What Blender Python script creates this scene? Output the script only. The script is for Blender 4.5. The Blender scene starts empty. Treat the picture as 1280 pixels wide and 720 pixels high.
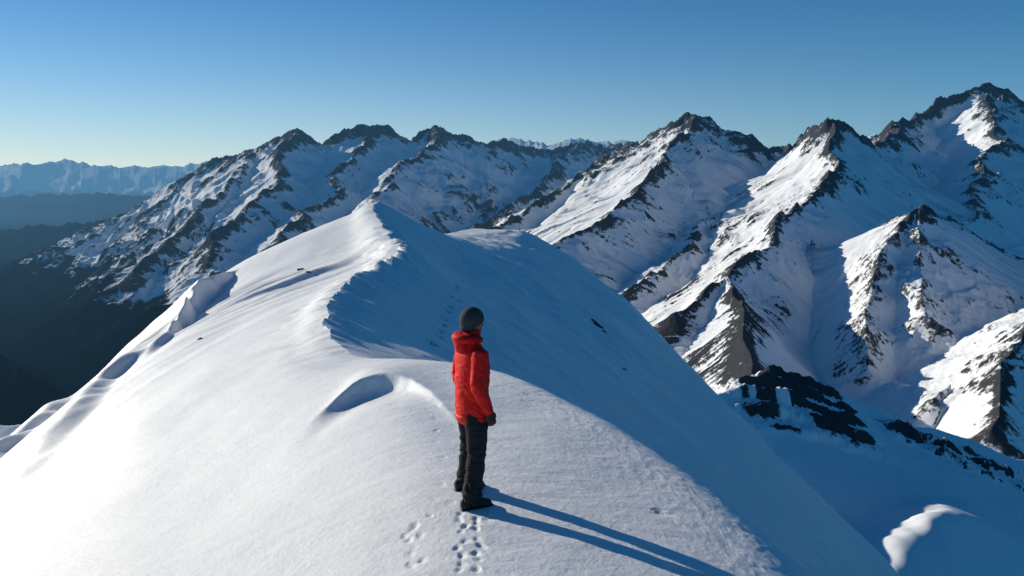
import bpy, math, numpy as np, time
from mathutils import Vector, Matrix
from mathutils.bvhtree import BVHTree
T0=time.time()
sc=bpy.context.scene
F=995.0; TH=math.radians(8.3); SN,CS=math.sin(TH),math.cos(TH)
def P(u,v,d):
    dx=(u-640)/F; dy=(360-v)/F
    yc=CS+dy*SN; zc=-SN+dy*CS
    return (dx/yc*d, d, zc/yc*d)
def raydir(u,v):
    dx=(u-640)/F; dy=(360-v)/F
    return Vector((dx,CS+dy*SN,-SN+dy*CS)).normalized()
SUN_EL=17.5; SUN_AZ=-57.0   # azimuth from +Y, negative = toward -X
# ---------------------------------------------------------------- noise
rng=np.random.RandomState(7)
ANG=rng.rand(4096).astype(np.float32)*2*np.pi
GX=np.cos(ANG); GY=np.sin(ANG)
def pn(x,y,seed=0):
    x=np.asarray(x,dtype=np.float32); y=np.asarray(y,dtype=np.float32)
    xi=np.floor(x); yi=np.floor(y)
    fx=x-xi; fy=y-yi
    xi=xi.astype(np.int64); yi=yi.astype(np.int64)
    def g(a,b,dx,dy):
        h=(a*73856093)^(b*19349663)^(seed*83492791)
        h=((h^(h>>13))*1274126177)&0x7fffffff
        i=((h^(h>>11))&4095)
        return GX[i]*dx+GY[i]*dy
    u=fx*fx*fx*(fx*(fx*6-15)+10); v=fy*fy*fy*(fy*(fy*6-15)+10)
    a=g(xi,yi,fx,fy); b=g(xi+1,yi,fx-1,fy); c=g(xi,yi+1,fx,fy-1); d=g(xi+1,yi+1,fx-1,fy-1)
    r=(a*(1-u)+b*u)*(1-v)+(c*(1-u)+d*u)*v
    return r*1.45
def fbm(x,y,o,seed=0,g=.5):
    s=0;a=1;f=1;n=0
    for i in range(o):
        th=i*0.7; c_,s_=math.cos(th),math.sin(th)
        s=s+a*pn((x*c_-y*s_)*f,(x*s_+y*c_)*f,seed+i); n+=a; a*=g; f*=2.03
    return s/n
def ridged(x,y,o,seed=0,g=.5):
    s=0;a=1;f=1;n=0;w=1
    for i in range(o):
        th=i*0.9; c_,s_=math.cos(th),math.sin(th)
        r=1-np.abs(pn((x*c_-y*s_)*f,(x*s_+y*c_)*f,seed+i)); r=r*r
        s=s+a*r*w; n+=a; w=np.clip(r*1.4,0,1); a*=g; f*=2.07
    return s/n
def sst(a,b,x):
    t=np.clip((x-a)/(b-a),0,1); return t*t*(3-2*t)
# ---------------------------------------------------------------- shader helpers
class NT:
    def __init__(s,nt): s.nt=nt; nt.nodes.clear()
    def n(s,t,**k):
        nd=s.nt.nodes.new(t)
        for a,b in k.items(): setattr(nd,a,b)
        return nd
    def l(s,a,b): s.nt.links.new(a,b)
    def math(s,op,a,b=None,clamp=False):
        nd=s.nt.nodes.new('ShaderNodeMath'); nd.operation=op; nd.use_clamp=clamp
        for i,v in enumerate((a,b)):
            if v is None: continue
            if isinstance(v,(int,float)): nd.inputs[i].default_value=v
            else: s.l(v,nd.inputs[i])
        return nd.outputs[0]
    def mix(s,f,a,b,bt='MIX'):
        nd=s.nt.nodes.new('ShaderNodeMix'); nd.data_type='RGBA'; nd.blend_type=bt
        for i,v in ((0,f),(6,a),(7,b)):
            if isinstance(v,(int,float,tuple)): nd.inputs[i].default_value=v
            else: s.l(v,nd.inputs[i])
        return nd.outputs[2]
def newmat(name):
    m=bpy.data.materials.new(name); m.use_nodes=True
    return m,NT(m.node_tree)
def noise(t,vec,scale,detail=6,rough=.55):
    n=t.n('ShaderNodeTexNoise'); n.inputs['Scale'].default_value=scale; n.inputs['Detail'].default_value=detail; n.inputs['Roughness'].default_value=rough
    t.l(vec,n.inputs['Vector']); return n.outputs['Fac']
def simple(name,col,rough=.7,bump=.3,scale=60,var=.25,spec=.3):
    m,t=newmat(name)
    o=t.n('ShaderNodeOutputMaterial'); b=t.n('ShaderNodeBsdfPrincipled')
    g=t.n('ShaderNodeTexCoord')
    f=noise(t,g.outputs['Object'],scale,4)
    f2=noise(t,g.outputs['Object'],scale*.12,3)
    d=tuple(c*(1-var) for c in col)+(1,)
    t.l(t.mix(t.math('MULTIPLY',t.math('ADD',f,f2),.5),d,tuple(min(1,c*(1+var)) for c in col)+(1,)),b.inputs['Base Color'])
    b.inputs['Roughness'].default_value=rough
    b.inputs['Specular IOR Level'].default_value=spec
    bp=t.n('ShaderNodeBump'); bp.inputs['Strength'].default_value=bump; bp.inputs['Distance'].default_value=.004
    t.l(f,bp.inputs['Height']); t.l(bp.outputs[0],b.inputs['Normal'])
    t.l(b.outputs[0],o.inputs[0])
    return m
# ---------------------------------------------------------------- mesh helper
def grid_mesh(name,X,Y,Z,attrs=None,mat=None):
    R,C=X.shape
    co=np.empty((R*C,3),np.float32); co[:,0]=X.ravel(); co[:,1]=Y.ravel(); co[:,2]=Z.ravel()
    idx=np.arange(R*C,dtype=np.int32).reshape(R,C)
    q=np.stack([idx[:-1,:-1],idx[:-1,1:],idx[1:,1:],idx[1:,:-1]],-1).reshape(-1,4)
    me=bpy.data.meshes.new(name)
    me.vertices.add(R*C); me.vertices.foreach_set('co',co.ravel())
    me.loops.add(q.size); me.loops.foreach_set('vertex_index',q.ravel())
    me.polygons.add(len(q)); me.polygons.foreach_set('loop_start',np.arange(0,q.size,4,dtype=np.int32))
    me.polygons.foreach_set('use_smooth',np.ones(len(q),dtype=bool))
    me.update(calc_edges=True)
    if attrs:
        for k,a in attrs.items():
            at=me.attributes.new(k,'FLOAT','POINT'); at.data.foreach_set('value',a.ravel().astype(np.float32))
    ob=bpy.data.objects.new(name,me); sc.collection.objects.link(ob)
    if mat: me.materials.append(mat)
    return ob
# ================================================================ MOUNTAINS
RID=[]
def ridge(pts,s=.75,w=1.0): RID.append(([P(*p) for p in pts],s,w))
# left massif
ridge([(255,213,5200),(300,190,5000),(335,177,4900),(372,160,4800),(400,178,4900),(425,166,4900),(455,157,5000),(490,156,5000),(506,174,5000),(550,157,5200),(580,170,5300),(605,184,5500),(640,174,5800),(680,188,6000),(720,180,6500),(765,185,6800),(800,180,6000)],.70)
ridge([(255,213,5200),(200,255,4600),(140,310,4000),(70,378,3300)],.45)
ridge([(335,177,4900),(300,218,4300),(240,275,3700),(165,345,3000)],.55)
ridge([(372,160,4800),(360,210,4200),(315,267,3500),(265,325,2900)],.55)
ridge([(295,193,5000),(262,232,4500),(200,290,3900),(120,355,3200)],.55)
ridge([(455,157,5000),(440,205,4400),(400,255,3700),(350,305,3000)],.55)
ridge([(550,157,5200),(520,195,4500),(470,245,3700),(420,285,3000)],.55)
ridge([(605,184,5500),(585,217,4700),(535,267,3800)],.55)
ridge([(720,180,6500),(690,215,5200),(640,255,4200),(590,285,3400)],.55)
# right range
ridge([(765,190,5000),(800,184,4200),(828,172,3400),(850,155,3100),(872,140,3000),(888,150,3030),(903,168,3080),(918,187,3200),(960,186,3300),(1000,182,3100),(1018,168,2700),(1040,150,2400),(1064,153,2400),(1080,168,2480),(1092,176,2700),(1130,154,3300),(1165,139,3500),(1195,116,3600),(1215,110,3600),(1240,104,3600),(1262,120,3500),(1275,137,3400),(1330,122,3600),(1450,105,3800),(1700,110,3800)],.75)
ridge([(872,140,3000),(840,192,2650),(785,245,2300),(735,285,2000),(690,315,1800)],.6)
ridge([(800,186,4200),(765,200,3500),(715,228,3200),(660,268,2900),(600,296,2600)],.55)
ridge([(960,188,3300),(910,255,2500),(855,308,2000),(785,360,1600)],.5)
ridge([(1050,152,2400),(1038,205,2100),(1005,252,1800),(950,298,1500),(890,350,1250),(830,392,1080)],.66)
ridge([(890,350,1250),(900,395,1000),(920,440,860),(932,480,760)],.85)
# broad rocky pyramid
ridge([(1140,258,1450),(1118,286,1380),(1095,325,1280),(1076,385,1130),(1066,455,1000)],.80)
ridge([(1140,258,1450),(1172,292,1400),(1200,345,1300),(1222,415,1130)],.72)
ridge([(1140,258,1450),(1150,330,1260),(1150,400,1100)],.50)
ridge([(1140,258,1450),(1165,290,1650)],.8)
ridge([(1190,300,1900),(1215,250,2300),(1240,180,2900),(1240,120,3500)],.5)
ridge([(1450,300,1100),(1350,345,960),(1290,384,900),(1262,412,850),(1240,450,800),(1225,498,720),(1210,528,650)],.75)
ridge([(1262,414,850),(1200,452,900),(1150,497,800)],.5)
# distant ranges
ridge([(-800,205,24000),(-200,212,22000),(0,206,21000),(40,202,20000),(80,198,20500),(120,206,20000),(170,207,20000),(230,204,20000),(270,200,20000),(330,208,20000)],.4)
ridge([(-800,245,12500),(-100,246,12500),(20,243,12500),(100,241,12000),(180,244,11500),(240,244,11000)],.3)
ridge([(-300,290,7500),(-100,292,7000),(0,285,6500),(110,278,6300),(180,272,6000)],.35)
ridge([(590,180,15000),(640,172,15000),(680,178,14000),(710,172,14000),(740,175,14500),(790,174,14000),(860,186,14000)],.45)
ridge([(-60,440,2300),(30,470,1900)],.5)
# unseen high ridge added off the left edge to shade the valley
ridge([(-900,60,2200),(-560,70,3000),(-400,80,4000),(-330,90,5200),(-280,110,7000),(-230,150,9000)],.95)
def terrain(x,y):
    d=np.sqrt(x*x+y*y)
    sc_=np.clip(d/3000,.30,1.5).astype(np.float32)
    wx=fbm(x/800,y/800,4,11,.55); wy=fbm(x/800,y/800,4,31,.55)
    wv=fbm(x/260,y/260,3,41,.55)
    U=x/y
    ul=.335+.09*np.clip((d-1000)/1000,0,1.3)
    bs=sst(ul-.02,ul+.015,U)*sst(.47,.43,U)*sst(900,1050,d)*sst(2300,1900,d)*.75
    dm=sst(.38,.43,U)*sst(.68,.62,U)*sst(850,950,d)*sst(1600,1480,d)
    cl=sst(.11,.17,U)*sst(.35,.30,U)*sst(640,700,d)*sst(1250,1100,d)
    lf=sst(2800,3400,d)*sst(.08,.0,U)*sst(9000,8000,d)
    wk=1-.5*dm
    px=x+wx*130*sc_*wk; py=y+wy*170*sc_*wk
    px=px+wv*40*sc_; py=py-wv*35*sc_
    best=np.full(x.shape,-1e9,np.float32); bD=np.zeros(x.shape,np.float32); bt=np.zeros(x.shape,np.float32)
    for ri,(pts,s,wt) in enumerate(RID):
        cum=ri*7777.
        for a,b in zip(pts[:-1],pts[1:]):
            ex,ey=b[0]-a[0],b[1]-a[1]; l2=ex*ex+ey*ey
            t=np.clip(((px-a[0])*ex+(py-a[1])*ey)/l2,0,1)
            dd=np.hypot(px-(a[0]+t*ex),py-(a[1]+t*ey))
            h=a[2]+t*(b[2]-a[2])-s*dd
            m=h>best
            best=np.where(m,h,best); bD=np.where(m,dd,bD); bt=np.where(m,cum+t*math.sqrt(l2),bt)
            cum+=math.sqrt(l2)
    c0=80*sc_
    best=best-.35*c0*(1-np.exp(-bD/c0))
    lam=260*sc_
    mod=sst(-.25,.30,fbm(x/700,y/700,2,66))
    mod=np.maximum(mod*(1-.65*lf),np.maximum(.95*dm,cl))*(1-.85*bs*(1-dm))
    sp3=sst(.20,.25,U)*sst(.42,.38,U)*sst(1150,1300,d)*sst(2400,2100,d)*(1-bs)
    mod=np.maximum(mod,.8*sp3)
    rb=1-np.abs(pn(bt/lam+wx*1.6,bD/(lam*3)+3+wy,5)); rb2=1-np.abs(pn(bt/(lam*.33)+wy*4,bD/(lam*1.6)+9+wx*3,6))
    am=np.minimum(bD*.17,52*sc_)*(1-.8*dm)*(1-.8*bs)
    h=best+(am*(rb-.72)*1.1+am*.35*(rb2-.72)*np.maximum(mod,lf))*(.5+.5*np.maximum(mod,lf))
    rb3=1-np.abs(pn((x+.10*y)/150+wx*.8+.25*wv,y/1500+wy*.3,55)); rb4=1-np.abs(pn((x+.16*y)/62+wx*1.5+.5*wv,y/600+wy*.5,56))
    h=h+lf*((rb3-.72)*80+(rb4-.72)*26)*sst(20,330,bD)
    rr=ridged(x/640+.3*wx,y/640+.3*wy,7,77,.48)
    r2=ridged(x/150,y/150,6,97,.56)
    h=h+(rr-.40)*np.minimum(25*sc_+.22*bD,130*sc_)*(.5+.75*mod)*(1-.6*lf)*(1-.7*bs)*(1-.4*dm)
    h=h+(r2-.4)*(4+17*mod*np.exp(-bD/(500*sc_))+26*np.exp(-bD/(130*sc_))+32*dm+8*sp3)*sc_*np.where(d>9000,.7,1)*(1-.6*bs*(1-dm))*(1-.3*lf)
    fl=-640+fbm(x/1500,y/1500,4,91)*70
    fl=np.where(x>300,np.maximum(fl,-430+40*fbm(x/300,y/300,4,92)),fl)
    k=35.
    h=np.where(h-fl>4*k,h,fl+k*np.logaddexp(0,np.clip((h-fl)/k,-40,40)))
    # near right bowl: plane falling away from the sun
    lw=np.clip(150-x,0,90)
    edge=440-1.1*lw+14*fbm(x/60,y*0+3,4,15)
    xx=np.clip(x,70,420)
    hb=-119-.34*(xx-150)+.24*(y-420)+5*fbm(x/90,y/90,4,16)
    yy=y+.55*lw
    lm=np.exp(-np.abs((x-150)/38)**6)*sst(372,386,yy+12*fbm(x/15,y/15,3,18))
    lm2=np.exp(-np.abs((x-240)/40)**4)*sst(400,405,y+.10*(x-236)+8*fbm(x/15,y/15,3,18))*sst(432,425,y+.10*(x-236)+6*fbm(x/12,y/12,3,38))*sst(-.35,.05,fbm(x/22,y/22,3,39))
    lmm=np.clip(lm+lm2,0,1)
    q=(yy+.10*x+9*fbm(x/30,y/60,4,19)+3*fbm(x/6,y/6,4,29))/15.
    fr=q-np.floor(q); st=np.floor(q)
    amp=6.5*(.4+1.1*np.clip(pn(x/18+st*7.3,st*3.1,33)+.5,0,1.3))
    hb=hb+lmm*amp*(sst(0,.26,fr)-fr)
    hb=hb+lmm*1.8*(ridged(x/7,y/7,4,26)-.4)
    hb=hb+.4*ridged(x/24,y/24,3,24)
    mx_=(x-186)-(y-322)*.75+7*fbm(x/30,y/30,3,27); my_=(y-296)
    hb=hb+17*np.exp(-(np.where(mx_<0,(mx_/21)**2,(mx_/42)**2)+np.abs(my_/40)**2))
    hb=np.where(y>edge,hb-(y-edge)*.9,hb)
    isb=(d<1200)&(hb>h)
    isb=isb|((d<425)&(x>0))
    h=np.where(isb,hb,h)
    brk=lmm*sst(.62,.42,fr)*sst(-.40,.0,pn(x/12+st*5.1,st*2.2,35)+.10)
    return h.astype(np.float32),d,bD/sc_,isb,mod,brk,dm,cl,lf,bs
NCOL=1450
ang=np.radians(np.linspace(-52,42,NCOL))
r=np.concatenate([np.geomspace(95,300,60,endpoint=False),np.geomspace(300,600,300,endpoint=False),np.geomspace(600,7000,950,endpoint=False),np.geomspace(7000,45000,150)])
A,R=np.meshgrid(ang,r)
X=(R*np.sin(A)).astype(np.float32); Y=(R*np.cos(A)).astype(np.float32)
Z,D,CD,ISB,MOD,BRK,DM,CL,LF,BS=terrain(X,Y)
print('terrain',time.time()-T0)
def normals(X,Y,Z):
    dxr,dyr,dzr=np.gradient(X,axis=0),np.gradient(Y,axis=0),np.gradient(Z,axis=0)
    dxc,dyc,dzc=np.gradient(X,axis=1),np.gradient(Y,axis=1),np.gradient(Z,axis=1)
    nx=dyc*dzr-dzc*dyr; ny=dzc*dxr-dxc*dzr; nz=dxc*dyr-dyc*dxr
    l=np.sqrt(nx*nx+ny*ny+nz*nz)+1e-9
    sg=np.sign(nz)
    return nx/l*sg,ny/l*sg,nz/l*sg
def box(a,k):
    for ax in (0,1):
        p=np.pad(a,[(k+1,k) if i==ax else (0,0) for i in (0,1)],mode='edge').astype(np.float64)
        c=np.cumsum(p,axis=ax)
        n=a.shape[ax]
        if ax==0: a=(c[2*k+1:2*k+1+n]-c[:n])/(2*k+1)
        else: a=(c[:,2*k+1:2*k+1+n]-c[:,:n])/(2*k+1)
    return a
nx,ny,nz=normals(X,Y,Z)
c1=np.clip((Z-box(Z,3))/(D*.0012),-1,1); c2=np.clip((Z-box(Z,14))/(D*.006),-1,1); c3=np.clip((Z-box(Z,36))/(D*.016),-1,1)
pat=fbm(X/300,Y/300,4,201)
score=(.76-nz)*1.5+.16*c1+.26*c2+.36*c3*(1-.6*DM)+.42*pat*(1-.6*DM)+.36*np.exp(-CD/130)*(1-.7*DM)
U=X/Y
score=score+.45*CL+.30*DM-.35*BS*(1-DM)-.04*LF+.34*LF*sst(-80,-360,Z)
MS=(D>1500)&(D<6500)&(Z>-350)
q0,q1_=np.percentile(score[MS],[48,96])
print('score',q0,q1_)
rock=np.clip((score-q0)/(q1_-q0),0,.9-.22*DM)
rock=np.where(D>9000,rock*.6,rock)
rock=np.where(ISB,np.maximum(BRK,sst(.72,.58,nz)*.9*(D>430)),rock)
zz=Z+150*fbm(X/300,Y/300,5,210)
forest_shade=sst(-400,-530,zz)*sst(300,-100,X)  # forest cover; its dark tone also paints the left valley's shade
forest_shade=np.maximum(forest_shade,sst(-.66,-.80,U+.06*pat)*sst(-60,-200,Z)*(D<15000))
forest_shade=np.maximum(forest_shade,sst(-.36,-.44,U)*sst(5200,6200,D)*sst(-60,-200,zz)*(D<15000))
def painted_haze_out(t,shader,L=17000.):  # aerial haze painted in as emission by distance, brighter toward the left
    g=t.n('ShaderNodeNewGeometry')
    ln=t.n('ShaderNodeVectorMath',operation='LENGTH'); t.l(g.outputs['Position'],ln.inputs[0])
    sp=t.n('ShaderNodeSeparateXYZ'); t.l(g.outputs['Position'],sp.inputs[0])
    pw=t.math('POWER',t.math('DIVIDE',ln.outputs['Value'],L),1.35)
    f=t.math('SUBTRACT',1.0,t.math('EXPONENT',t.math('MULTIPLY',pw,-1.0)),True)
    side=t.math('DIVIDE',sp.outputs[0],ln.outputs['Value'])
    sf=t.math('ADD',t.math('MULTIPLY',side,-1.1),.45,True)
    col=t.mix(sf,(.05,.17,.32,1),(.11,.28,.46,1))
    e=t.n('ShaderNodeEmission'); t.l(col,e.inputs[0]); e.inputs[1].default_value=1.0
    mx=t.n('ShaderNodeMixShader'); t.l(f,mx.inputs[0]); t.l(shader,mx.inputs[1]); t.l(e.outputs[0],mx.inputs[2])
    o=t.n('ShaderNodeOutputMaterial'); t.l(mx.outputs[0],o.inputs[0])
m,t=newmat('mountain_snow_rock')
g=t.n('ShaderNodeNewGeometry')
ar=t.n('ShaderNodeAttribute',attribute_name='rock'); af=t.n('ShaderNodeAttribute',attribute_name='forest_shade')
n1=noise(t,g.outputs['Position'],.022,8,.74)
n4=noise(t,g.outputs['Position'],.14,6,.75)
nn=t.math('ADD',t.math('MULTIPLY',t.math('SUBTRACT',n1,.5),2.0),t.math('MULTIPLY',t.math('SUBTRACT',n4,.5),1.5))
f=t.math('ADD',ar.outputs['Fac'],nn)
mr=t.n('ShaderNodeMapRange',interpolation_type='SMOOTHSTEP'); t.l(f,mr.inputs[0]); mr.inputs[1].default_value=.46; mr.inputs[2].default_value=.70
rockc=t.mix(n4,(.020,.023,.030,1),(.075,.076,.080,1))
c=t.mix(mr.outputs[0],(.85,.86,.87,1),rockc)
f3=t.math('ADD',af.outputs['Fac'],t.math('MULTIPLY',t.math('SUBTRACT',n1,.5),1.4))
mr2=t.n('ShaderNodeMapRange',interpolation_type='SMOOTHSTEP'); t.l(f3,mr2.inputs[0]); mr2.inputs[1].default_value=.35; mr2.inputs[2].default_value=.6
c=t.mix(mr2.outputs[0],c,(.004,.009,.015,1))  # near-black tone: forest plus valley shade put into the colour
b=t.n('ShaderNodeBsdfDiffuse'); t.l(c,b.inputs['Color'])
painted_haze_out(t,b.outputs[0])
mt=grid_mesh('mountain_terrain',X,Y,Z,{'rock':rock,'forest_shade':forest_shade},m)
mt['kind']='structure'; mt['label']='snow covered rocky mountain range above deep shaded valleys'; mt['category']='mountains'
print('mountains',time.time()-T0)
# ================================================================ NEAR HILL
def col(d):
    ks=sorted(d); return np.array(ks,float),np.array([d[k][0] for k in ks],float),np.array([d[k][1] for k in ks],float)
COLS=[
 {-12:(-210,-300),100:(-210,-300),420:(-210,-360)},
 {-12:(-50,-50),6:(-48,-48),30:(-45,-46),60:(-42,-44),90:(-42,-50),170:(-42,-110),420:(-60,-340)},
 {-12:(-15,-9.5),6:(-16,-10),13:(-17,-11.2),22:(-19.5,-12.2),30:(-20.1,-11.3),38:(-20,-9.9),50:(-19.8,-7.6),60:(-18.8,-6.1),72:(-18,-10),90:(-17,-18),130:(-17,-40),170:(-17,-80),420:(-17,-330)},
 {-12:(-3.5,-3.95),3:(-3.5,-3.85),6.7:(-3.6,-3.85),9.4:(-4.5,-4.25),13:(-5.8,-4.6),15:(-7,-4.9),18:(-8.5,-5.3),22:(-9.8,-5.5),30:(-11.5,-5.7),38:(-12.5,-5.8),48:(-14,-5.6),60:(-14.5,-4.2),72:(-14.5,-8),90:(-13,-13),130:(-13,-30),170:(-13,-70),420:(-13,-320)},
 {-12:(.2,-3.1),3:(.2,-2.95),5:(0,-2.93),6.7:(-.3,-2.96),9.4:(-.9,-3.02),10.6:(-1.3,-3.05),13:(-2.4,-3.3),15:(-4.1,-3.75),18:(-5.2,-3.98),22:(-6.2,-4.2),30:(-7.2,-4.5),38:(-7.5,-4.6),48:(-10,-4.8),60:(-12,-3.25),72:(-12.5,-6.8),90:(-10.5,-10.5),110:(-8,-11),130:(-8,-20),170:(-8,-55),420:(-8,-310)},
 {-12:(2.2,-3.4),3:(2.2,-3.2),6:(2.06,-3.2),7.6:(1.84,-3.2),9.4:(1.17,-3.15),10.6:(.66,-3.15),13:(-.7,-3.24),15:(-3.0,-3.6),18:(-4.28,-3.74),22:(-5.12,-3.89),30:(-5.78,-4.07),38:(-5.45,-3.99),48:(-7.53,-3.85),60:(-10.2,-2.56),72:(-9.5,-4.9),90:(-7.5,-6.9),110:(-4.5,-7.8),130:(-4,-16),170:(-4,-50),420:(-4,-300)},
 {-12:(3.2,-4.1),6:(3.2,-3.9),7.6:(3.0,-3.9),9.4:(2.4,-3.85),10.6:(2.0,-3.9),13:(.9,-4.05),15:(-1.0,-4.22),18:(-1.8,-4.5),22:(-2.3,-4.9),30:(-2.4,-5.55),38:(-2.2,-5.8),48:(-3.5,-6.0),60:(-5,-5.3),72:(-4,-6.3),90:(-1.5,-7.6),110:(1.2,-8.1),130:(1,-16),170:(0,-50),420:(0,-300)},
 {-12:(6,-6.8),10.6:(6,-6.8),13:(5,-6.7),15:(4,-6.9),18:(4,-7.5),22:(4,-8.2),30:(4,-9),38:(4,-9.2),48:(3,-9.2),60:(2.5,-8.6),72:(3,-9.3),90:(5,-10.1),110:(6.6,-10.8),130:(7,-18),170:(7,-50),420:(7,-300)},
 {-12:(13,-14.2),10.6:(13,-14.2),13:(13,-14.8),30:(13,-15.3),38:(13,-15.6),48:(13,-15.6),60:(13,-15.3),72:(13,-15),90:(13,-14.8),110:(13,-15.7),130:(13,-23),170:(13,-55),420:(13,-300)},
 {-12:(28,-30.5),30:(28,-30.5),48:(28,-29.6),60:(28,-29),72:(28,-29.3),90:(28,-31),110:(28,-36),130:(28,-44),170:(28,-75),420:(28,-300)},
 {-12:(230,-262),170:(230,-262),420:(230,-330)},
]
def slopes(x,y):
    h=np.diff(x); d=np.diff(y,axis=-1)/h
    m=np.zeros_like(y)
    w1=2*h[1:]+h[:-1]; w2=h[1:]+2*h[:-1]
    a,b=d[...,:-1],d[...,1:]
    ok=(a*b)>0
    with np.errstate(all='ignore'):
        hm=(w1+w2)/(w1/np.where(ok,a,1)+w2/np.where(ok,b,1))
    m[...,1:-1]=np.where(ok,hm,0); m[...,0]=d[...,0]; m[...,-1]=d[...,-1]
    return m
def pchip(x,y,xq):
    m=slopes(x,y); i=np.clip(np.searchsorted(x,xq,side='right')-1,0,len(x)-2)
    h=x[i+1]-x[i]; t=(xq-x[i])/h
    return ((1+2*t)*(1-t)**2)*y[...,i]+t*(1-t)**2*h*m[...,i]+t*t*(3-2*t)*y[...,i+1]+t*t*(t-1)*h*m[...,i+1]
rows=np.concatenate([np.linspace(-12,3,50,endpoint=False),np.linspace(3,16,620,endpoint=False),np.geomspace(16,62,400,endpoint=False),np.geomspace(62,170,160,endpoint=False),np.linspace(170,420,40)])
KX=[];KZ=[]
for cdef in COLS:
    ks,xs,zs=col(cdef)
    KX.append(pchip(ks,xs,rows)); KZ.append(pchip(ks,zs,rows))
KX=np.stack(KX,1); KZ=np.stack(KZ,1)
cnt=[20,50,220,200,260,140,110,80,60,60]
sq=np.concatenate([np.linspace(i,i+1,c,endpoint=False) for i,c in enumerate(cnt)]+[[10.]])
sk=np.arange(11.)
HX=pchip(sk,KX,sq); HZ=pchip(sk,KZ,sq)
HY=np.repeat(rows[:,None],HX.shape[1],1)
CX=KX[:,5][:,None]
print('hill base',time.time()-T0)
dc=HX-CX
lip=sst(13,18,HY)*sst(75,60,HY)
wl=.34+.020*HY
HZ=HZ+lip*.22*np.exp(-np.abs(dc)/wl)*(1+.5*pn(HY/1.2,HY*0,3))
lnY=np.log(np.clip(HY,8,200))
rq=lnY*34+dc*.45+.7*fbm(HX/1.2,HY/3,2,8)
ripv=np.abs(pn(rq,dc*.35+HY*.05,9))
RWm=sst(14,18,HY)*sst(54,42,HY)
HZ=HZ+RWm*(.0095*HY)*(.3-ripv)*np.exp(-((dc+.30)/(.8+.018*HY))**2)
HZ=HZ+.10*fbm(HX/4,HY/6,3,300)*sst(2,12,HY)+.35*fbm(HX/14,HY/22,3,310)*sst(20,50,HY)
fk=sst(1.0,4,dc)*sst(12,18,HY)
HZ=HZ+fk*(.34*fbm(HX/5,HY/9,3,305)+.09*fbm(HX/1.4,HY/2.2,3,306))
le=sst(0,4,-dc)
q1=(HX*.35+HY*.94); q2=(HX*.94-HY*.35)
HZ=HZ+le*.026*fbm(q1/1.3,q2/6,3,320)*sst(4,14,HY)
HZ=HZ+.010*fbm(HX/.6,HY/.25,4,330)*sst(60,20,HY)
def lipline(pth,sh,wd,seed,wa=.6):
    global HZ
    bd=np.full(HX.shape,1e9); bs=np.zeros(HX.shape); ba=np.zeros(HX.shape)
    wxx=HX+wa*fbm(HX/4,HY/6,3,seed); wyy=HY+.8*fbm(HX/6,HY/8,3,seed+9)
    for a,b_ in zip(pth[:-1],pth[1:]):
        ex,ey=b_[0]-a[0],b_[1]-a[1]; l2=ex*ex+ey*ey
        tt=np.clip(((wxx-a[0])*ex+(wyy-a[1])*ey)/l2,0,1)
        dd=np.hypot(wxx-(a[0]+tt*ex),wyy-(a[1]+tt*ey)); sg=-np.sign((wxx-a[0])*ey-(wyy-a[1])*ex)
        mm=dd<bd; bd=np.where(mm,dd,bd); bs=np.where(mm,sg,bs); ba=np.where(mm,a[2]+tt*(b_[2]-a[2]),ba)
    sd=bd*bs
    ex,ey=pth[1][0]-pth[0][0],pth[1][1]-pth[0][1]
    test=-np.sign((-1e3-pth[0][0])*ey)
    sd=sd*test
    HZ=HZ+ba*sst(-sh,sh*.4,sd)*np.exp(-np.clip(sd,0,99)/wd)
lipline([(-18.4,52,0),(-17.6,48,.8),(-16.3,42,1.7),(-14.9,36,1.2),(-13.9,31,.5),(-13.1,27,0)],.40,3.0,340,.9)
lipline([(-15.6,34,0),(-14.2,28,.55),(-12.6,22,.5),(-11.2,17.5,.2),(-10.2,14,0)],.8,2.8,350,.9)
lipline([(-18.6,33,0),(-17.0,27,.75),(-15.0,21,.75),(-13.2,17,.4),(-12,14,0)],.9,2.8,360,.9)
fm=np.exp(-((HX+15.5-.20*(HY-25))/4.5)**2)*sst(9,17,HY)*sst(48,36,HY)
HZ=HZ+fm*.55*fbm((HX*.94-HY*.34)/1.5+.3*fbm(HX/5,HY/5,2,372),(HX*.34+HY*.94)/26,2,370)
# short wind scoop under a soft lip
x0=-2.0; tt_=(HX-x0)/.62
yl=11.75-.50*tt_*tt_+.05*fbm(HX/.35,HY/.5,2,371)
s_=HY-yl
wl_=np.exp(-np.abs(tt_/.95)**4); wr_=np.exp(-np.abs(tt_/1.15)**2)
wm=np.where(tt_<0,wl_,wr_)
HZ=HZ+.13*wm*np.where(s_>0,np.exp(-(s_/1.3)**2),np.exp(-(s_/.18)**2))
HZ=HZ-.16*wm*np.where(s_<0,1,0)*(1-np.exp(-(s_/.20)**2))*np.exp(-(np.clip(-s_-.45,0,9)/.75)**2)
cr=np.exp(-((dc+.1)/.5)**2)*sst(13.5,11,HY)*sst(2,5,HY)
HZ=HZ+cr*.007*ridged(HX/.16,HY/.25,3,350)
cr2=np.exp(-((dc-3.0)/2.5)**2)
HZ=HZ+cr2*.02*ridged(HX/1.1,HY/1.6,4,360)*sst(60,30,HY)
HX=HX+lip*.28*(fbm(HY/1.9,HY*0+2,3,380)+.0)*np.exp(-(dc/1.6)**2)*sst(14,20,HY)
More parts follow.
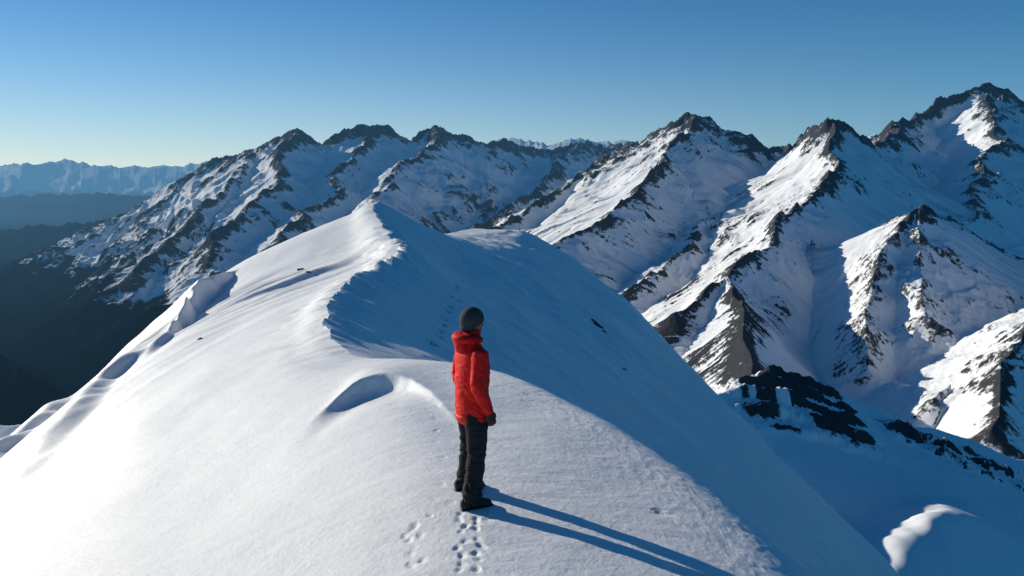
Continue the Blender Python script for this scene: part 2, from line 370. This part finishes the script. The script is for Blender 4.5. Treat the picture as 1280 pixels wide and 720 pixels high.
def coarse():
    ri=np.arange(0,HX.shape[0],5); ci=np.arange(0,HX.shape[1],8)
    x=HX[np.ix_(ri,ci)];y=HY[np.ix_(ri,ci)];z=HZ[np.ix_(ri,ci)]
    n,mn=x.shape
    vs=np.stack([x,y,z],-1).reshape(-1,3).tolist()
    ix=np.arange(n*mn).reshape(n,mn)
    fs=np.stack([ix[:-1,:-1],ix[:-1,1:],ix[1:,1:],ix[1:,:-1]],-1).reshape(-1,4).tolist()
    return BVHTree.FromPolygons(vs,fs)
bvh=coarse()
def hit(u,v):
    h=bvh.ray_cast(Vector((0,0,0)),raydir(u,v)); return h[0]
def zat(x,y):
    h=bvh.ray_cast(Vector((x,y,50)),Vector((0,0,-1))); return h[0].z
def dent(x,y,ang,L=.30,W=.12,dep=.05):
    global HZ
    i0=np.searchsorted(rows,y-.6); i1=np.searchsorted(rows,y+.6)
    if i1<=i0: return
    xx=HX[i0:i1]-x; yy=HY[i0:i1]-y
    c_,s_=math.cos(ang),math.sin(ang)
    sdn=int(abs(x)*977)%97
    a=(xx*c_+yy*s_)/(L/2); b_=(-xx*s_+yy*c_)/(W/2)
    wob=1+.5*pn(xx*9+sdn,yy*9,sdn)
    q=(a*a+b_*b_)*wob
    HZ[i0:i1]+= -dep*np.exp(-q**2.0*.8)*(1+.5*pn(xx*24,yy*24,sdn))+dep*.25*np.exp(-((np.sqrt(q)-1.4)/.35)**2)*pn(xx*14,yy*14,sdn+1)*2
pr=np.random.RandomState(11)
def track(uv,ang,**k):
    for (u,v) in uv:
        h=hit(u+pr.uniform(-4,4),v+pr.uniform(-2,2))
        if h is not None:
            kk=dict(k); kk['dep']=k.get('dep',.03)*pr.uniform(.5,1.2); kk['L']=k['L']*pr.uniform(.75,1.3)
            dent(h.x,h.y,ang+pr.uniform(-.5,.5),**kk)
UP=math.radians(92)
track([(578,644),(574,651),(580,659),(575,667),(579,675),(575,684),(578,693),(574,703),(578,713)],UP,L=.085,W=.055,dep=.016)
track([(597,648),(594,655),(599,663),(595,672),(599,681),(596,690),(599,700),(596,711)],UP,L=.085,W=.055,dep=.016)
track([(522,655),(514,661),(526,669),(512,676),(522,684),(510,692),(525,700),(506,668),(512,707),(534,646)],UP,dep=.012,L=.085,W=.055)
track([(545,622),(552,604),(541,586),(551,569),(542,552),(549,537),(541,522),(548,509)],UP,dep=.007,L=.12,W=.07)
track([(560,628),(618,646)],.2,dep=.008,L=.12,W=.08)
track([(541,430),(550,421),(545,413),(556,405),(552,397),(562,390),(558,383),(567,376),(563,369),(570,362),(566,356),(572,350)],UP,L=.46,W=.26,dep=.14)
track([(824,638),(830,642)],.4,dep=.012,L=.12,W=.08)
print('hill relief',time.time()-T0)
ms,t=newmat('wind_packed_snow')
g=t.n('ShaderNodeNewGeometry')
n1=noise(t,g.outputs['Position'],1.3,4,.6); n2=noise(t,g.outputs['Position'],16,6,.7); n3=noise(t,g.outputs['Position'],.12,3,.6)
c=t.mix(n3,(.83,.83,.825,1),(.91,.90,.885,1))
b=t.n('ShaderNodeBsdfPrincipled'); t.l(c,b.inputs['Base Color']); b.inputs['Roughness'].default_value=.55; b.inputs['Specular IOR Level'].default_value=.2
h_=t.math('ADD',t.math('MULTIPLY',n2,.5),n1)
bp=t.n('ShaderNodeBump'); bp.inputs['Strength'].default_value=.5; bp.inputs['Distance'].default_value=.045
t.l(h_,bp.inputs['Height']); t.l(bp.outputs[0],b.inputs['Normal'])
o=t.n('ShaderNodeOutputMaterial'); t.l(b.outputs[0],o.inputs[0])
hill=grid_mesh('snow_ridge_ground',HX,HY,HZ,None,ms)
hill['kind']='structure'; hill['label']='smooth wind packed snow ridge with footprints along its crest'; hill['category']='ground'
# ---------------------------------------------------------------- rocks
import bmesh
mr_=simple('dark_rock',(.07,.065,.062),.9,1.,9,.5)
def rock_obj(u,v,sx,sy,sz,rot,seed):
    h=hit(u,v)
    bm=bmesh.new(); bmesh.ops.create_icosphere(bm,subdivisions=4,radius=1)
    co=np.array([v_.co[:] for v_ in bm.verts])
    q=1+.35*fbm(co[:,0]*1.6+seed,co[:,1]*1.6+co[:,2]*1.9,4,seed)-.25*ridged(co[:,0]*3,co[:,2]*3+co[:,1]*2,3,seed+3)
    for v_,k in zip(bm.verts,q): v_.co=v_.co*float(k)
    me=bpy.data.meshes.new('rock'); bm.to_mesh(me); bm.free(); me.materials.append(mr_)
    ob=bpy.data.objects.new('rock',me); sc.collection.objects.link(ob)
    ob.scale=(sx,sy,sz); ob.rotation_euler=(0,rot,0.1*seed); ob.location=(h.x,h.y,h.z-.35*sz)
    ob['label']='dark jagged rock poking out of the snow slope'; ob['category']='rock'; ob['group']='rocks poking out of the snow'
for a in [(750,408,.75,.3,.14,.75,1),(742,401,.3,.25,.12,.7,2),(757,416,.35,.25,.10,.8,3),(379,337,.35,.25,.12,.2,4),(386,340,.2,.2,.08,.2,5),(781,462,.2,.15,.08,.7,7),(250,424,.12,.12,.08,-.4,8)]:
    rock_obj(*a)
# ================================================================ PERSON
def cr_interp(pts,n):
    pts=np.array(pts,float); out=[]
    m=len(pts)
    for i in range(m-1):
        p0=pts[max(i-1,0)];p1=pts[i];p2=pts[i+1];p3=pts[min(i+2,m-1)]
        for k in range(n):
            s=k/n
            out.append(.5*((2*p1)+(-p0+p2)*s+(2*p0-5*p1+4*p2-p3)*s*s+(-p0+3*p1-3*p2+p3)*s**3))
    out.append(pts[-1]); return np.array(out)
class MB:
    def __init__(s): s.v=[]; s.f=[]
    def tube(s,pts,ref=(1,0,0),n=20,sub=5):
        q=cr_interp(pts,sub); c=q[:,:3]; ra=q[:,3]; rb=q[:,4]
        tg=np.gradient(c,axis=0); tg/=np.linalg.norm(tg,axis=1)[:,None]
        ref=np.array(ref,float)
        rings=[]
        def ring(ci,A,B,a,b):
            st=len(s.v)
            for k in range(n):
                th=2*math.pi*k/n; s.v.append(tuple(ci+A*a*math.cos(th)+B*b*math.sin(th)))
            rings.append(st)
        N=len(c)
        for i in range(N):
            T=tg[i]; A=ref-ref.dot(T)*T; A/=np.linalg.norm(A); B=np.cross(T,A)
            rm=min(ra[i],rb[i])
            if i==0:
                for k in (.9,.6,.3): ring(c[i]-T*rm*.6*math.sin(k*1.57),A,B,ra[i]*math.cos(k*1.57),rb[i]*math.cos(k*1.57))
            ring(c[i],A,B,ra[i],rb[i])
            if i==N-1:
                for k in (.3,.6,.9): ring(c[i]+T*rm*.6*math.sin(k*1.57),A,B,ra[i]*math.cos(k*1.57),rb[i]*math.cos(k*1.57))
        for a,b in zip(rings[:-1],rings[1:]):
            for k in range(n):
                k2=(k+1)%n; s.f.append((a+k,a+k2,b+k2,b+k))
        s.f.append(tuple(rings[0]+k for k in reversed(range(n)))); s.f.append(tuple(rings[-1]+k for k in range(n)))
    def ell(s,c,r,rot=None,n=20,m=14):
        M=Matrix.Rotation(rot[0],3,rot[1]) if rot else Matrix.Identity(3)
        def add(x,y,z): 
            v=M@Vector((x*r[0],y*r[1],z*r[2])); s.v.append((c[0]+v.x,c[1]+v.y,c[2]+v.z)); return len(s.v)-1
        top=add(0,0,1); rr=[]
        for j in range(1,m):
            ph=math.pi*j/m; rr.append([add(math.sin(ph)*math.cos(2*math.pi*k/n),math.sin(ph)*math.sin(2*math.pi*k/n),math.cos(ph)) for k in range(n)])
        bot=add(0,0,-1)
        for k in range(n):
            k2=(k+1)%n; s.f.append((top,rr[0][k],rr[0][k2])); s.f.append((bot,rr[-1][k2],rr[-1][k]))
            for a,b in zip(rr[:-1],rr[1:]): s.f.append((a[k],b[k],b[k2],a[k2]))
    def build(s,name,mat,voxel=None,smooth=0,disp=None,parent=None):
        me=bpy.data.meshes.new(name); me.from_pydata(s.v,[],s.f); me.update()
        ob=bpy.data.objects.new(name,me); sc.collection.objects.link(ob)
        if voxel:
            md=ob.modifiers.new('r','REMESH'); md.mode='VOXEL'; md.voxel_size=voxel
            if smooth: sm=ob.modifiers.new('s','SMOOTH'); sm.factor=.5; sm.iterations=smooth
            dg=bpy.context.evaluated_depsgraph_get(); dg.update()
            me2=bpy.data.meshes.new_from_object(ob.evaluated_get(dg)); ob.modifiers.clear(); ob.data=me2; me=me2
        if disp:
            nv=len(me.vertices); co=np.empty(nv*3,np.float32); me.vertices.foreach_get('co',co); co=co.reshape(-1,3)
            no=np.array([v.normal[:] for v in me.vertices])
            co=co+no*disp(co)[:,None]
            me.vertices.foreach_set('co',co.astype(np.float32).ravel()); me.update()
        me.polygons.foreach_set('use_smooth',np.ones(len(me.polygons),dtype=bool))
        me.materials.clear(); me.materials.append(mat)
        if parent: ob.parent=parent
        return ob
skin=simple('skin',(.30,.16,.11),.55,.2,80,.1)
red=simple('red_shell_jacket',(.72,.013,.009),.6,.25,40,.12,.2)
redd=simple('red_hood_fabric',(.66,.012,.009),.65,.25,40,.15,.2)
blk=simple('dark_trouser_fabric',(.022,.022,.024),.8,.4,50,.3,.2)
boo=simple('black_boot_leather',(.014,.013,.013),.5,.4,40,.3)
glv=simple('dark_brown_glove_leather',(.045,.028,.020),.6,.3,60,.2)
gry=simple('grey_knit_wool',(.050,.054,.060),.9,.8,120,.25)
hr=simple('dark_brown_hair',(.03,.018,.012),.6,.6,120,.3)
eyem=simple('eye',(.05,.04,.04),.2,0,20,.1)
RS,RE,RW=(0,-.182,1.40),(-.045,-.225,1.13),(.060,-.222,.885)
LS,LE_,LW=(0,.182,1.40),(-.035,.228,1.13),(.060,.225,.885)
RH,RK,RA=(0,-.095,.90),(-.03,-.155,.50),(-.10,-.21,.09)
LH,LK,LA=(0,.095,.90),(.045,.17,.50),(.03,.235,.09)
B=MB()
B.tube([(0,0,.84,.10,.14),(0,0,.95,.105,.15),(.01,0,1.1,.095,.13),(.01,0,1.28,.11,.16),(0,0,1.40,.095,.155),(-.01,0,1.46,.07,.09)])
B.tube([(-.01,0,1.42,.06,.065),(.005,0,1.50,.055,.057),(.015,0,1.58,.055,.057)])
def hand(B,c_,s_,ex=0.):
    w=np.array(c_); dr=np.array((.28,0,-.96)); 
    pe=w+dr*.095
    sd_=np.array((.96,0,.28))
    B.tube([tuple(w)+(.026+ex,.018+ex),tuple(w+dr*.04)+(.040+ex,.016+ex),tuple(pe)+(.041+ex,.015+ex)],ref=(1,0,.3))
    inw=np.array((0,-s_,0.))
    for k,(o_,ln) in enumerate(((.031,.072),(.011,.082),(-.010,.077),(-.030,.060))):
        o2=o_*(1+ex*8)
        p0=w+dr*.085+sd_*o2; p1=p0+dr*ln*.45+inw*.004; p2=p1+dr*ln*.26+inw*.020; p3=p2+dr*ln*.12+inw*.024
        B.tube([tuple(p0)+(.0095+ex,.0095+ex),tuple(p1)+(.009+ex,.009+ex),tuple(p2)+(.0082+ex,.0082+ex),tuple(p3)+(.007+ex,.007+ex)],n=10,sub=3)
    p0=w+dr*.03+sd_*.03; p1=p0+sd_*.018+dr*.03+inw*.010; p2=p1+dr*.028+sd_*.002+inw*.012
    B.tube([tuple(p0)+(.013+ex,.013+ex),tuple(p1)+(.011+ex,.011+ex),tuple(p2)+(.009+ex,.009+ex)],n=10,sub=3,ref=(0,1,0))
for s_,(a,b_,c_) in ((-1,(RS,RE,RW)),(1,(LS,LE_,LW))):
    B.tube([a+(.055,.055),b_+(.043,.043),tuple(.5*(np.array(b_)+np.array(c_)))+(.042,.042),c_+(.026,.030)])
    hand(B,c_,s_)
for a,b_,c_ in ((RH,RK,RA),(LH,LK,LA)):
    B.tube([a+(.08,.08),tuple(.5*(np.array(a)+np.array(b_)))+(.07,.07),b_+(.052,.052),tuple(.6*np.array(b_)+.4*np.array(c_))+(.050,.048),c_+(.036,.036)])
    B.tube([(c_[0]-.05,c_[1],.055,.035,.035),(c_[0]+.05,c_[1],.05,.035,.042),(c_[0]+.15,c_[1],.035,.02,.045)],ref=(0,0,1))
B.ell((.01,0,1.665),(.098,.076,.108)); B.ell((.035,0,1.60),(.068,.058,.075)); B.ell((.065,0,1.552),(.034,.034,.026))
B.tube([(.098,0,1.655,.008,.009),(.112,0,1.635,.012,.010),(.124,0,1.618,.013,.015)],n=12,sub=3)
B.ell((.092,0,1.682),(.018,.052,.010)); B.ell((.098,0,1.592),(.012,.024,.006)); B.ell((.096,0,1.583),(.011,.021,.006))
for s_ in (-1,1):
    B.ell((.005,s_*.078,1.635),(.019,.009,.032),(-.2,'Y')); B.ell((.072,s_*.038,1.625),(.026,.024,.024))
HEADROT=math.radians(14)
hv=np.array(B.v); 
ca,sa=math.cos(HEADROT),math.sin(HEADROT)
wz=sst(1.50,1.56,hv[:,2])*(np.abs(hv[:,1])<.14)
xx_,yy_=hv[:,0].copy(),hv[:,1].copy()
hv[:,0]=xx_*(1-wz)+wz*(ca*xx_-sa*yy_); hv[:,1]=yy_*(1-wz)+wz*(sa*xx_+ca*yy_)
B.v=[tuple(p) for p in hv]
person=B.build('person',skin,.0045,3)
for s_,c_ in ((-1,RW),(1,LW)):
    q=MB(); hand(q,c_,s_,.004); q.build('glove',glv,.0035,2,None,person)
JK=MB()
JK.tube([(.0,0,.79,.154,.194),(.005,0,.86,.152,.194),(.0,0,1.0,.146,.186),(.0,0,1.15,.149,.192),(.005,0,1.28,.147,.200),(-.01,0,1.38,.126,.196),(-.015,0,1.45,.094,.136),(-.01,0,1.50,.083,.090)],n=32)
JK.tube([(-.01,0,1.46,.086,.090),(.0,0,1.53,.080,.080),(.01,0,1.570,.077,.077)],n=28)
for a,b_,c_ in ((RS,RE,RW),(LS,LE_,LW)):
    a_,b2,c2=map(np.array,(a,b_,c_))
    JK.tube([tuple(a_+np.array((0,0,.005)))+(.077,.072),tuple(.5*(a_+b2))+(.070,.062),tuple(b2)+(.063,.057),tuple(.5*(b2+c2))+(.058,.053),tuple(c2+(c2-b2)*-.04)+(.048,.044)],n=24)
def fold(co,fx,fz,seed,sh=0.):
    x,y,z=co[:,0],co[:,1],co[:,2]
    w=fbm(x*7,z*5+y*4,2,seed+50)
    return ridged(x*fx+y*fx*.7+w*.8,z*fz+x*sh+w*1.2,2,seed)-.5
def jd(co):
    x,y,z=co[:,0],co[:,1],co[:,2]
    arm=sst(.185,.215,np.abs(y))
    el=np.exp(-((z-1.13)/.10)**2); hem=np.exp(-((z-.90)/.10)**2)
    f=fold(co,3,8,401,9)*(.006+.008*el+.007*hem)
    f2=fold(co,4,14,403,12)*(.005+.010*el)
    return f*(1-arm)+f2*arm+.0015*fbm(x*25+y*20,z*30,3,402)-.008*np.exp(-((z-.825)/.008)**2)*(1-arm)
jacket=JK.build('jacket',red,.005,3,jd,person); jacket['label']='bright red hooded shell jacket'
HD=MB()
HD.tube([(.05,-.085,1.505,.026,.026),(-.02,-.105,1.52,.036,.040),(-.09,-.075,1.525,.042,.052),(-.12,0,1.525,.044,.060),(-.09,.075,1.525,.042,.052),(-.02,.105,1.52,.036,.040),(.05,.085,1.505,.026,.026)],ref=(0,0,1),n=24)
HD.ell((-.115,0,1.47),(.05,.085,.085))
hood=HD.build('hood',redd,.006,3,lambda co:.012*fold(co,7,10,410,5),jacket)
for (b_,c_) in ((RE,RW),(LE_,LW)):
    b2,c2=np.array(b_),np.array(c_); q=MB(); d_=(c2-b2)/np.linalg.norm(c2-b2)
    q.tube([tuple(c2-d_*.035)+(.049,.045),tuple(c2+d_*.005)+(.045,.042)],n=24)
    q.build('cuff',redd,.005,2,None,jacket)
TR=MB()
TR.tube([(0,0,.82,.11,.145),(0,0,.90,.11,.15),(0,0,.96,.10,.14)],n=28)
for a,b_,c_ in ((RH,RK,RA),(LH,LK,LA)):
    a_,b2,c2=map(np.array,(a,b_,c_))
    TR.tube([tuple(a_+np.array((0,0,-.04)))+(.118,.084),tuple(.6*a_+.4*b2)+(.106,.085),tuple(b2)+(.088,.076),tuple(.5*(b2+c2))+(.084,.072),tuple(c2+np.array((0,0,.06)))+(.088,.076),tuple(c2+np.array((0,0,-.005)))+(.090,.074)],n=26)
trousers=TR.build('trousers',blk,.006,3,lambda co:np.where(co[:,2]>.78,-.004,(.010+.018*sst(.36,.12,co[:,2])+.012*np.exp(-((co[:,2]-.5)/.09)**2))*fold(co,4,11,420,8)),person)
trousers['label']='loose black ski trousers'
for a in (RA,LA):
    q=MB(); x,y=a[0],a[1]
    q.tube([(x-.090,y,.058,.054,.040),(x-.03,y,.062,.060,.046),(x+.05,y,.056,.054,.050),(x+.12,y,.045,.042,.052),(x+.165,y,.036,.032,.043)],ref=(0,0,1),n=22)
    q.tube([(x-.02,y,.06,.065,.053),(x-.015,y,.14,.060,.052),(x-.01,y,.19,.055,.050)],n=22)
    bt=q.build('boot',boo,.005,3,None,person)
    q=MB(); q.tube([(x-.105,y,.014,.016,.038),(x-.03,y,.014,.016,.046),(x+.06,y,.014,.016,.052),(x+.14,y,.014,.016,.052),(x+.19,y,.016,.014,.042)],ref=(0,0,1),n=18)
    q.build('sole',boo,.005,1,None,bt)
def hrot(ob): ob.rotation_euler=(0,0,HEADROT)
BN=MB(); BN.ell((.002,0,1.677),(.112,.091,.108)); 
bn=BN.build('beanie',gry,None,0,None,person); hrot(bn)
bm=bmesh.new(); bm.from_mesh(bn.data)
bmesh.ops.subdivide_edges(bm,edges=bm.edges,cuts=1,use_grid_fill=True,smooth=1.)
res=bmesh.ops.bisect_plane(bm,geom=bm.verts[:]+bm.edges[:]+bm.faces[:],plane_co=(0,0,1.640),plane_no=(-.36,0,1.0),clear_inner=True)
for f_ in bm.faces: f_.smooth=True
bm.to_mesh(bn.data); bm.free()
so=bn.modifiers.new('t','SOLIDIFY'); so.thickness=.006; so.offset=1
q=MB()
ring=[]
for k in range(25):
    th=2*math.pi*k/24; x=.107*math.cos(th)+.003; y=.086*math.sin(th); ring.append((x,y,1.652+.36*x,.022,.008))
q.tube(ring,ref=(0,0,1),n=12,sub=2); cf=q.build('cuff',gry,None,0,None,bn)
q=MB(); q.ell((-.035,0,1.61),(.066,.068,.055)); hrot(q.build('hair',hr,.005,2,lambda co:.004*fbm(co[:,0]*60+co[:,1]*60,co[:,2]*20,2,5),person))
for s_ in (-1,1):
    q=MB(); q.ell((.090,s_*.031,1.657),(.012,.013,.011)); hrot(q.build('eye',eyem,None,0,None,person))
PX,PY=-.36,6.97
rot=math.radians(27)
person.rotation_euler=(0,0,rot)
def foot_z(a):
    x=PX+a[0]*math.cos(rot)-a[1]*math.sin(rot); y=PY+a[0]*math.sin(rot)+a[1]*math.cos(rot); return zat(x,y),x,y
zr=foot_z(RA);zl=foot_z(LA)
person.location=(PX,PY,min(zr[0],zl[0])-.010)
print('feet',zr,zl)
person['label']='person in red jacket, black trousers and grey beanie standing on snow'; person['category']='person'
# ================================================================ LIGHT, SKY, CAMERA
az=math.radians(SUN_AZ); el=math.radians(SUN_EL)
sd3=Vector((math.sin(az)*math.cos(el),math.cos(az)*math.cos(el),math.sin(el)))
w=bpy.data.worlds.new("World"); sc.world=w; w.use_nodes=True
t=NT(w.node_tree)
sky=t.n('ShaderNodeTexSky',sky_type='NISHITA'); sky.sun_disc=False
sky.sun_elevation=el; sky.sun_rotation=az; sky.altitude=2500; sky.air_density=1.0; sky.dust_density=.3; sky.ozone_density=3.0
s1=t.mix(1.0,sky.outputs[0],(.16,.74,1.04,1),'MULTIPLY')
tc=t.n('ShaderNodeTexCoord'); sp=t.n('ShaderNodeSeparateXYZ'); t.l(tc.outputs['Generated'],sp.inputs[0])
zf=t.math('MULTIPLY',t.math('EXPONENT',t.math('DIVIDE',t.math('ABSOLUTE',sp.outputs[2]),-.088)),.92)
dt=t.n('ShaderNodeVectorMath',operation='DOT_PRODUCT'); t.l(tc.outputs['Generated'],dt.inputs[0]); dt.inputs[1].default_value=(math.sin(az),math.cos(az),0)
sf=t.math('POWER',t.math('ADD',t.math('MULTIPLY',dt.outputs['Value'],.5),.5,True),2.2)
SKS=.085
hzc=t.mix(sf,(.10,.31,.50,1),(.88,.90,.82,1))
hzs=t.mix(1.0,hzc,(1/SKS,1/SKS,1/SKS,1),'MULTIPLY')
s2=t.mix(zf,s1,hzs)
bg=t.n('ShaderNodeBackground'); bg.inputs[1].default_value=SKS
wo=t.n('ShaderNodeOutputWorld'); t.l(s2,bg.inputs[0]); t.l(bg.outputs[0],wo.inputs[0])
sl=bpy.data.lights.new('sun','SUN'); sl.energy=4.7; sl.angle=math.radians(.5); sl.color=(1,.93,.80)
so_=bpy.data.objects.new('sun',sl); sc.collection.objects.link(so_)
so_.rotation_euler=sd3.to_track_quat('Z','Y').to_euler()
cam=bpy.data.cameras.new('camera'); co_=bpy.data.objects.new('camera',cam); sc.collection.objects.link(co_)
cam.sensor_width=36; cam.lens=F/1280*36; cam.clip_start=.1; cam.clip_end=100000
co_.location=(0,0,0); co_.rotation_euler=(math.radians(90)-TH,0,0)
sc.camera=co_
sc.view_settings.view_transform='Standard'; sc.view_settings.look='None'; sc.view_settings.exposure=0
print('done',time.time()-T0)
